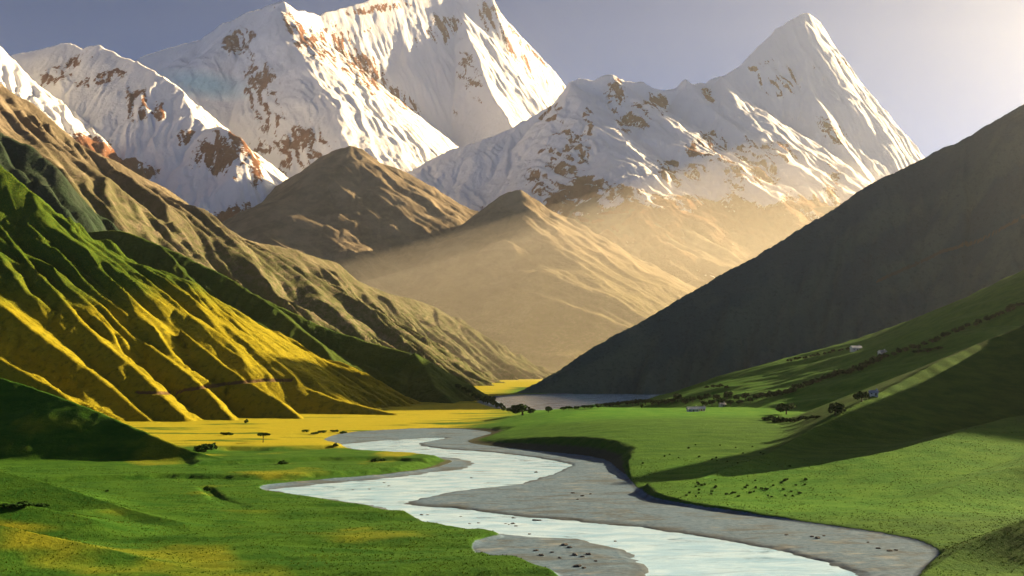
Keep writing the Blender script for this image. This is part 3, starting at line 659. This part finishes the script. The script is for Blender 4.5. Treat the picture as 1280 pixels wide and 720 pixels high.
def tube(pts, rad, n=7):
    v, f = [], []
    for (p, r) in zip(pts, rad):
        for k in range(n):
            a = 2 * math.pi * k / n; v.append((p[0] + r * math.cos(a), p[1] + r * math.sin(a), p[2]))
    for i in range(len(pts) - 1):
        for k in range(n):
            f.append((i * n + k, i * n + (k + 1) % n, (i + 1) * n + (k + 1) % n, (i + 1) * n + k))
    return v, f
M_LEAF = mat_plain('dark_leaves', (.022, .058, .012), (.011, .032, .007), .5)
M_LEAF2 = mat_plain('olive_leaves', (.055, .085, .018), (.028, .05, .012), .5)
M_BARK = mat_plain('bark', (.07, .055, .04), None, 2)
M_STONE = mat_plain('river_boulder', (.10, .10, .105), (.05, .05, .055), .8)
M_WHITE = mat_plain('whitewash', (.62, .60, .56), (.50, .48, .44), .3)
M_SLATE = mat_plain('slate_roof', (.30, .31, .33), (.22, .23, .25), .6)
M_TIN = mat_plain('pale_tin_roof', (.55, .57, .60), (.45, .47, .5), .4, .5)
M_GLASS = mat_plain('dark_window', (.03, .035, .04), None, 1, .2)
M_WOOD = mat_plain('dark_wood', (.09, .06, .035), None, 1)

def tree_proto(kind, seed, mat):
    """crown and trunk meshes of a tree of height 1"""
    rng = np.random.default_rng(seed)
    if kind == 'flat':
        lobes = [(rng.uniform(-.45, .45), rng.uniform(-.45, .45), rng.uniform(.78, .88), .26, .09) for _ in range(9)]; base = .8
    else:
        lobes = [(0, 0, .62, .3, .33)] + [(.34 * math.cos(a), .34 * math.sin(a), rng.uniform(.34, .72), rng.uniform(.16, .25), rng.uniform(.16, .24)) for a in rng.uniform(0, 6.28, 9)]; base = .5
    v, f = leaf_cloud(rng, lobes, 64, .075)
    crown = mesh_from('crown', v, f, mat)
    tv, tf = tube([(0, 0, -.06), (.01, 0, .15), (-.01, .01, .35), (.0, .0, base)], [.05, .036, .03, .018])
    for a in rng.uniform(0, 6.28, 4):
        e = (.28 * math.cos(a), .28 * math.sin(a), base + .08)
        bv, bf = tube([(0, 0, base * .55), (e[0] * .5, e[1] * .5, base * .8), e], [.022, .015, .008], 5)
        k = len(tv); tv += bv; tf += [tuple(i + k for i in q) for q in bf]
    return crown, mesh_from('trunk', tv, tf, M_BARK, True)
def shrub_proto(seed, mat, wide=1.0):
    rng = np.random.default_rng(seed)
    lobes = [(rng.uniform(-.6, .6) * wide, rng.uniform(-.5, .5), rng.uniform(.25, .6), rng.uniform(.25, .4), rng.uniform(.2, .36)) for _ in range(9)]
    v, f = leaf_cloud(rng, lobes, 48, .12)
    foliage = mesh_from('foliage', v, f, mat)
    tv, tf = [], []
    for a in rng.uniform(0, 6.28, 5):
        bv, bf = tube([(0, 0, -.1), (.2 * math.cos(a), .2 * math.sin(a), .25), (.45 * math.cos(a) * wide, .4 * math.sin(a), .5)], [.04, .03, .012], 5)
        k = len(tv); tv += bv; tf += [tuple(i + k for i in q) for q in bf]
    return foliage, mesh_from('stems', tv, tf, M_BARK)
TREES = [tree_proto('round', 3 + i, M_LEAF) for i in range(4)]
FLATTREE = tree_proto('flat', 31, M_LEAF)
SHRUBS = [shrub_proto(50 + i, M_LEAF) for i in range(4)]
SHRUB_O = [shrub_proto(60 + i, M_LEAF2) for i in range(2)]
rnd = random.Random(5)
def plant(name, parts, names, loc, h, w, label, cat, group=None):
    r = obj(name, None); r.empty_display_size = .5
    for me, nm in zip(parts, names): obj(nm, me, r)
    r.location = loc; r.rotation_euler = (0, 0, rnd.uniform(0, 6.28)); r.scale = (w, w, h)
    return tag(r, label, cat, group)
def trees(px, label, group, proto=None, cat='tree'):
    """px: (column, row of the foot, height in pixels, width in pixels)"""
    for (q, p) in zip(px, spots([(a[0], a[1]) for a in px])):
        if p is None: continue
        m = p[1] / F
        plant('tree', proto or TREES[rnd.randrange(4)], ('crown', 'trunk'), p, q[2] * m, (q[3] if len(q) > 3 else q[2] * rnd.uniform(.9, 1.25)) * m * 1.05, label, cat, group)
def shrubs(px, label, group, protos=None, name='shrub', cat='shrub'):
    for (q, p) in zip(px, spots([(a[0], a[1]) for a in px])):
        if p is None: continue
        m = p[1] / F
        w = (q[3] if len(q) > 3 else q[2] * rnd.uniform(1.3, 1.9))
        plant(name, (protos or SHRUBS)[rnd.randrange(len(protos or SHRUBS))], ('foliage', 'stems'), p, q[2] * m * 1.2, w * m * .6, label, cat, group)
def along(line, n, jx=2.0, jy=1.2, h=(4, 6)):
    t = np.linspace(0, len(line) - 1, n); out = []
    for k in t:
        i = min(int(k), len(line) - 2); f = k - i
        out.append((line[i][0] + f * (line[i + 1][0] - line[i][0]) + rnd.uniform(-jx, jx), line[i][1] + f * (line[i + 1][1] - line[i][1]) + rnd.uniform(-jy, jy), rnd.uniform(*h)))
    return out
# left bank
shrubs([(256, 564, 11, 30)], 'big dark bush on the edge of the golden field', None)
trees([(329, 553, 12, 12)], 'small flat-topped tree standing alone on the golden field', None, FLATTREE)
shrubs([(283, 544, 4, 17)], 'low dark scrub patch in the middle of the golden field', None)
shrubs([(308, 529, 5, 5)], 'tiny dark bush below the foot of the golden hill', None)
shrubs([(259, 614, 6, 9)], 'dark bush at the head of a ditch in the front grass', None)
shrubs([(134, 615, 3, 5)], 'tiny dark bush on the grass below the shaded left hill', None)
shrubs([(12, 634, 5, 26), (30, 632, 5, 24), (52, 633, 4, 22)], 'dark scrub in the hollow of the grassy mound at left', 'scrub in the foreground hollow')
shrubs([(419, 558, 4, 8)], 'dark bush on the river bank where the far bend begins', None)
shrubs([(383, 540, 3, 10), (392, 543, 3, 12), (404, 541, 3, 12), (418, 540, 3, 10), (428, 542, 3, 12)], 'low scrub on the muddy far bank beside the golden field', 'scrub on the muddy bank')
shrubs([(353, 580, 4, 14), (468, 577, 4, 12), (480, 576, 3, 14)], 'low scrub along the lip of the grass terraces', 'scrub on the terraces')
# trees on the nose of the dark hill, and the row before the lake
trees([(573, 486, 7), (580, 489, 6), (586, 493, 7), (592, 497, 6), (598, 500, 8), (604, 504, 7), (609, 502, 8), (614, 506, 12), (619, 508, 8), (624, 511, 8), (629, 514, 8), (636, 516, 7)], 'dark tree on the descending nose of the green hill by the lake', 'trees on the nose of the hill')
trees([(653, 519, 15, 30)], 'broad round dark tree beside the lake, largest of its row', None)
trees([(686, 516, 9, 8)], 'narrow dark tree alone in front of the bright lake', None)
trees([(704, 513, 5, 8), (711, 512, 5, 9), (720, 512, 5, 8), (731, 511, 5, 9), (738, 511, 5, 8), (748, 510, 6, 9), (758, 509, 6, 9), (766, 509, 7, 10), (774, 508, 7, 10), (784, 507, 7, 9), (791, 507, 8, 11), (798, 506, 8, 11), (807, 506, 8, 12), (815, 506, 8, 12), (823, 506, 7, 12), (832, 505, 7, 12), (840, 504, 7, 11)], 'dark tree in the row along the far edge of the meadow', 'trees in the row before the lake')
shrubs([(802, 510, 5, 5)], 'small yellow-green bush in front of the dark tree row', None, SHRUB_O)
trees([(847, 502, 11, 12)], 'round dark tree rising above the end of the tree row', None)
trees([(857, 505, 8), (866, 503, 8), (875, 502, 9), (880, 508, 8), (884, 500, 9), (890, 507, 8), (895, 500, 8), (903, 506, 8), (909, 499, 11), (913, 507, 8), (920, 501, 8), (925, 506, 7), (932, 500, 10), (938, 504, 8), (946, 500, 8), (953, 498, 8)], 'dark tree in the grove above the white cottages', 'trees in the grove')
shrubs(along([(960, 497), (984, 491), (1007, 482), (1031, 475), (1053, 468), (1080, 460), (1104, 448), (1154, 433), (1201, 413), (1248, 394), (1278, 381)], 62, 2, 1.5, (4, 7)), 'dark shrub in the long hedgerow climbing the right-hand meadow', 'shrubs in the long hedgerow')
shrubs(along([(985, 452), (1020, 445), (1060, 437)], 14, 2, .8, (2.5, 4)), 'small shrub in the hedge beside the upper white house', 'shrubs in the upper hedge')
shrubs([(884, 485, 3, 8), (892, 484, 4, 9), (900, 484, 4, 10), (908, 485, 3, 8)], 'low scrub on the bright upper meadow above the grove', 'scrub on the upper meadow')
trees([(983, 518, 15, 23)], 'round dark tree above a dark scrub bank on the right meadow', None)
shrubs([(962, 525, 5, 20), (976, 528, 7, 22), (992, 528, 6, 22), (1008, 525, 5, 20), (1020, 523, 4, 16)], 'dark scrub on the low bank below the lone round tree', 'scrub below the round tree')
trees([(1044, 519, 17, 21)], 'round dark tree close to the edge of the shaded ridge', None)
trees([(1077, 502, 14, 17)], 'round dark tree beside the small stone hut', None)
shrubs([(1148, 441, 4, 14), (1160, 440, 5, 16), (1172, 437, 4, 14)], 'dark scrub under the hedgerow at its upper bend', 'scrub under the hedgerow bend')
shrubs([(rnd.uniform(858, 1012), rnd.uniform(600, 622), rnd.uniform(1.8, 3.2)) for _ in range(46)], 'tiny shrub dotted over the bright grass above the river bank', 'tiny shrubs on the bank meadow')
shrubs([(rnd.uniform(800, 1000), rnd.uniform(556, 585), rnd.uniform(1.2, 2.2)) for _ in range(20)], 'tiny tussock bush on the flat meadow beyond the bank', 'tiny bushes on the flat meadow')

def grass_tufts(n):
    rng = np.random.default_rng(9)
    Y_ = 300 * np.exp(rng.uniform(0, 1, n) * math.log(620 / 300)); X_ = rng.uniform(-.52, .52, n) * Y_
    z, at = g_eval(X_, Y_, True)
    keep = (at['gravel'] < .2) & (fbm(X_ / 18, Y_ / 18, 3, 301) + rng.normal(size=n) * .25 > -.05)
    X_, Y_, z = X_[keep], Y_[keep], z[keep]; m = len(X_)
    B = 5; v = np.zeros((m, B, 3, 3), np.float32)
    for b in range(B):
        a = rng.uniform(0, 6.283, m); h = rng.uniform(.15, .42, m); r = rng.uniform(.05, .4, m); wd = rng.uniform(.06, .14, m)
        cx, cy = X_ + r * np.cos(a), Y_ + r * np.sin(a)
        v[:, b, 0] = np.stack([cx - wd * np.sin(a), cy + wd * np.cos(a), z - .1], 1)
        v[:, b, 1] = np.stack([cx + wd * np.sin(a), cy - wd * np.cos(a), z - .1], 1)
        v[:, b, 2] = np.stack([cx + .5 * h * np.cos(a), cy + .5 * h * np.sin(a), z + h], 1)
    v = v.reshape(-1, 3); nf = len(v) // 3
    me = bpy.data.meshes.new('grass'); me.vertices.add(len(v)); me.vertices.foreach_set('co', v.ravel())
    me.loops.add(nf * 3); me.loops.foreach_set('vertex_index', np.arange(nf * 3, dtype=np.int32))
    me.polygons.add(nf); me.polygons.foreach_set('loop_start', np.arange(0, nf * 3, 3, dtype=np.int32)); me.update(calc_edges=True)
    m_, nt_, b_ = new_mat('grass_blades'); k_ = NB(nt_)
    n_ = k_.noise(k_.pos(), .06, 5, .6)
    k_.link(k_.mix(k_.ramp(n_, .4, .62), (.032, .085, .009), (.085, .12, .014)), b_.inputs['Base Color']); me.materials.append(m_)
    o = bpy.data.objects.new('grass', me); COL.objects.link(o)
    return tag(o, 'rough green grass tufts over the front meadows', 'grass', kind='stuff')
grass_tufts(36000)

def rock_mesh(seed):
    rng = np.random.default_rng(seed); v, f = [], []
    n, m = 12, 7
    for j in range(m + 1):
        for i in range(n):
            th = math.pi * j / m; ph = 2 * math.pi * i / n
            d = np.array([math.sin(th) * math.cos(ph), math.sin(th) * math.sin(ph), math.cos(th)])
            r = 1 + .35 * float(perlin(np.array([d[0] * 1.3 + seed]), np.array([d[1] * 1.3 + d[2] * 1.7]), seed)[0]) + .12 * rng.normal() * (0 < j < m)
            v.append(d * r * np.array([1, .75, .55]))
    for j in range(m):
        for i in range(n): f.append((j * n + i, j * n + (i + 1) % n, (j + 1) * n + (i + 1) % n, (j + 1) * n + i))
    return mesh_from('boulder', v, f, M_STONE)
ROCKS = [rock_mesh(80 + i) for i in range(4)]
def rocks(px, label, group):
    for (u, v, w) in px:
        x, y = G(u, v, 0); o = obj('boulder', ROCKS[rnd.randrange(4)])
        s = w * y / F * .5; o.scale = (s, s, s * .8); o.rotation_euler = (0, 0, rnd.uniform(0, 6.28))
        o.location = (x, y, max(float(g_eval(np.array([x]), np.array([y]))[0]), -.35) + .1 * s)
        tag(o, label, 'boulder', group)
rocks([(527, 643, 6), (534, 643, 4), (576, 645, 4), (587, 654, 5), (598, 653, 5), (632, 654, 4), (642, 647, 6), (641, 654, 7), (636, 655, 4), (645, 657, 5), (669, 650, 8), (674, 650, 7), (662, 667, 6), (769, 676, 6), (589, 597, 4), (670, 590, 6), (441, 612, 4), (462, 611, 4), (486, 607, 4), (480, 603, 4)], 'dark boulder standing in the pale river water', 'boulders in the river')
rocks([(706, 684, 10), (712, 687, 7), (677, 697, 8), (670, 691, 7), (719, 697, 9), (736, 696, 8), (728, 699, 6), (722, 711, 10), (730, 713, 7), (700, 700, 5), (690, 693, 5), (745, 704, 5)], 'dark boulder on the gravel spit in front', 'boulders on the front gravel spit')
rocks([(1015, 673, 6), (1022, 675, 9), (1030, 672, 5), (983, 671, 5), (1098, 688, 6), (1112, 691, 7), (1120, 690, 5), (1085, 680, 4), (716, 618, 5), (728, 622, 5), (738, 619, 4), (722, 626, 4)], 'dark boulder on the gravel flat below the right bank', 'boulders on the right gravel flat')

def box(x0, x1, y0, y1, z0, z1):
    return [(x0, y0, z0), (x1, y0, z0), (x1, y1, z0), (x0, y1, z0), (x0, y0, z1), (x1, y0, z1), (x1, y1, z1), (x0, y1, z1)], [(0, 3, 2, 1), (4, 5, 6, 7), (0, 1, 5, 4), (1, 2, 6, 5), (2, 3, 7, 6), (3, 0, 4, 7)]
def house(px, py, L, W, h, rot, roofm, label, name='house', nwin=3):
    p = spots([(px, py)])[0]
    if p is None: return
    L, W, h = L * .62, W * .68, h * .68
    r = obj(name, None); r.location = (p[0], p[1], p[2] - .3); r.rotation_euler = (0, 0, R(rot)); tag(r, label, 'house')
    v, f = box(-L / 2, L / 2, -W / 2, W / 2, -1.5, h)
    g = W * .36
    v += [(-L / 2, 0, h + g), (L / 2, 0, h + g)]; f += [(4, 7, 8), (5, 9, 6)]
    obj('wall', mesh_from('wall', v, f, M_WHITE), r)
    e = .5; t = .25; k = g / (W / 2)
    rv, rf = [], []
    for s in (-1, 1):
        a = len(rv)
        for (yy, zz) in ((s * (W / 2 + e), h - k * e + .05), (0, h + g + .05)):
            for xx in (-L / 2 - e, L / 2 + e): rv += [(xx, yy, zz), (xx, yy, zz + t)]
        rf += [tuple(a + i for i in q) for q in ((0, 2, 6, 4), (1, 5, 7, 3), (0, 1, 3, 2), (0, 4, 5, 1), (2, 3, 7, 6))]
    rf_o = obj('roof', mesh_from('roof', rv, rf, roofm), r)
    cv, cf = box(L * .28, L * .28 + .9, -.45, .45, h + g - .6, h + g + 1.3)
    obj('chimney', mesh_from('chimney', cv, cf, M_WHITE), rf_o)
    for i in range(nwin):
        x = -L / 2 + L * (i + .5) / nwin
        door = i == nwin // 2
        bv, bf = box(x - .55, x + .55, -W / 2 - .06, -W / 2 + .1, 0 if door else 1.0, 2.1)
        obj('door' if door else 'window', mesh_from('opening', bv, bf, M_WOOD if door else M_GLASS), r)
    return r
house(866, 514.5, 17, 8, 4.0, 6, M_TIN, 'long white cottage with a pale roof, leftmost below the grove')
house(877, 513.5, 11, 7, 3.6, -10, M_TIN, 'short white cottage just right of the long cottage below the grove')
house(903, 508, 10, 7, 3.5, 20, M_SLATE, 'small white cottage half hidden among the trees of the grove')
house(1070, 438, 20, 9, 5.0, 12, M_TIN, 'white house with a pale roof high on the green ridge')
house(1103, 442, 14, 7, 3.2, 25, M_SLATE, 'low grey-roofed barn right of the white house on the ridge')
house(1092, 494, 9, 6, 3.0, -15, M_SLATE, 'small stone hut beside a round tree on the meadow', 'hut', 2)
print('objects', time.time() - T0)

# ------------------------------------------------------------------ haze, sky, sun, camera
def haze(dens, g, col):
    x0, x1, y0, y1, z0, z1 = -24000, 24000, -300, 17600, -30, 5400
    v = [(x, y, z) for x in (x0, x1) for y in (y0, y1) for z in (z0, z1)]
    f = [(0, 1, 3, 2), (4, 6, 7, 5), (0, 4, 5, 1), (2, 3, 7, 6), (0, 2, 6, 4), (1, 5, 7, 3)]
    me = bpy.data.meshes.new('haze'); me.from_pydata(v, [], f)
    m = bpy.data.materials.new('haze'); m.use_nodes = True; nt = m.node_tree; nt.nodes.clear()
    out = nt.nodes.new('ShaderNodeOutputMaterial'); pv = nt.nodes.new('ShaderNodeVolumePrincipled')
    pv.inputs['Color'].default_value = (*col, 1); pv.inputs['Density'].default_value = dens; pv.inputs['Anisotropy'].default_value = g
    nt.links.new(pv.outputs[0], out.inputs['Volume']); me.materials.append(m)
    o = bpy.data.objects.new('haze', me); COL.objects.link(o)
    tag(o, 'golden haze filling the whole valley', 'haze', kind='stuff')
haze(1.4e-5, .85, (.80, .88, .95))
def mist(c, r, dens, g, col):
    """a bank of mist heaped in the valley head, thinning to nothing at its edges"""
    v, f = [], []; n, m = 48, 14
    for j in range(m):
        t = 1 - j / m
        for i in range(n):
            a = 2 * math.pi * i / n; k = 1 + .18 * math.sin(3 * a + 1 + 2 * t) + .1 * math.sin(7 * a - 3 * t)
            v.append((c[0] + r[0] * t * k * math.cos(a), c[1] + r[1] * t * k * math.sin(a), -20 + r[2] * (1 - t) ** 1.4))
    v.append((c[0], c[1], -20 + r[2])); v.append((c[0], c[1], -20))
    for j in range(m - 1):
        for i in range(n): f.append((j * n + i, j * n + (i + 1) % n, (j + 1) * n + (i + 1) % n, (j + 1) * n + i))
    for i in range(n): f.append(((m - 1) * n + i, (m - 1) * n + (i + 1) % n, n * m)); f.append(((i + 1) % n, i, n * m + 1))
    me = bpy.data.meshes.new('mist'); me.from_pydata(v, [], f)
    mt = bpy.data.materials.new('mist'); mt.use_nodes = True; nt = mt.node_tree; nt.nodes.clear()
    out = nt.nodes.new('ShaderNodeOutputMaterial'); pv = nt.nodes.new('ShaderNodeVolumePrincipled')
    pv.inputs['Color'].default_value = (*col, 1); pv.inputs['Density'].default_value = dens; pv.inputs['Anisotropy'].default_value = g
    nt.links.new(pv.outputs[0], out.inputs['Volume']); me.materials.append(mt)
    o = bpy.data.objects.new('mist', me); COL.objects.link(o)
    tag(o, 'pale golden mist pooled round the feet of the middle mountains', 'mist', kind='stuff')
mist((1500, 6500, 0), (5200, 3500, 1450), 1.0e-4, .5, (.98, .92, .80))

w = bpy.data.worlds.new('World'); sc.world = w; w.use_nodes = True
nt = w.node_tree; bg = nt.nodes['Background']
sky = nt.nodes.new('ShaderNodeTexSky'); sky.sky_type = 'NISHITA'; sky.sun_disc = False
sky.sun_elevation = SUN_EL; sky.sun_rotation = SUN_AZ
sky.altitude = 4500; sky.air_density = .2; sky.dust_density = 1.5; sky.ozone_density = .7
nt.links.new(sky.outputs[0], bg.inputs[0]); bg.inputs[1].default_value = .05

sun = bpy.data.lights.new('sun', 'SUN'); sun.energy = 5.0; sun.angle = R(.5); sun.color = (1, .72, .385)
so = bpy.data.objects.new('sun', sun); COL.objects.link(so)
so.rotation_euler = (R(90) - SUN_EL, 0, -SUN_AZ + math.pi)
from mathutils import Vector
Ld = Vector((math.sin(SUN_AZ) * math.cos(SUN_EL), math.cos(SUN_AZ) * math.cos(SUN_EL), math.sin(SUN_EL)))
so.rotation_euler = Ld.to_track_quat('Z', 'Y').to_euler()

cam = bpy.data.cameras.new('camera'); co = bpy.data.objects.new('camera', cam); COL.objects.link(co); sc.camera = co
co.location = (0, 0, CH); co.rotation_euler = (R(90), 0, 0)
cam.sensor_width = 36; cam.lens = 36 * F / 1280; cam.shift_y = (HY - 360) / 1280; cam.clip_start = 1; cam.clip_end = 90000

vs = sc.view_settings; vs.view_transform = 'Standard'; vs.look = 'None'; vs.gamma = 1; vs.exposure = 2.38; vs.use_curve_mapping = False
cy = sc.cycles; cy.use_denoising = True; cy.max_bounces = 5; cy.diffuse_bounces = 3; cy.volume_bounces = 1; cy.glossy_bounces = 2
try: cy.denoiser = 'OPENIMAGEDENOISE'
except Exception: pass
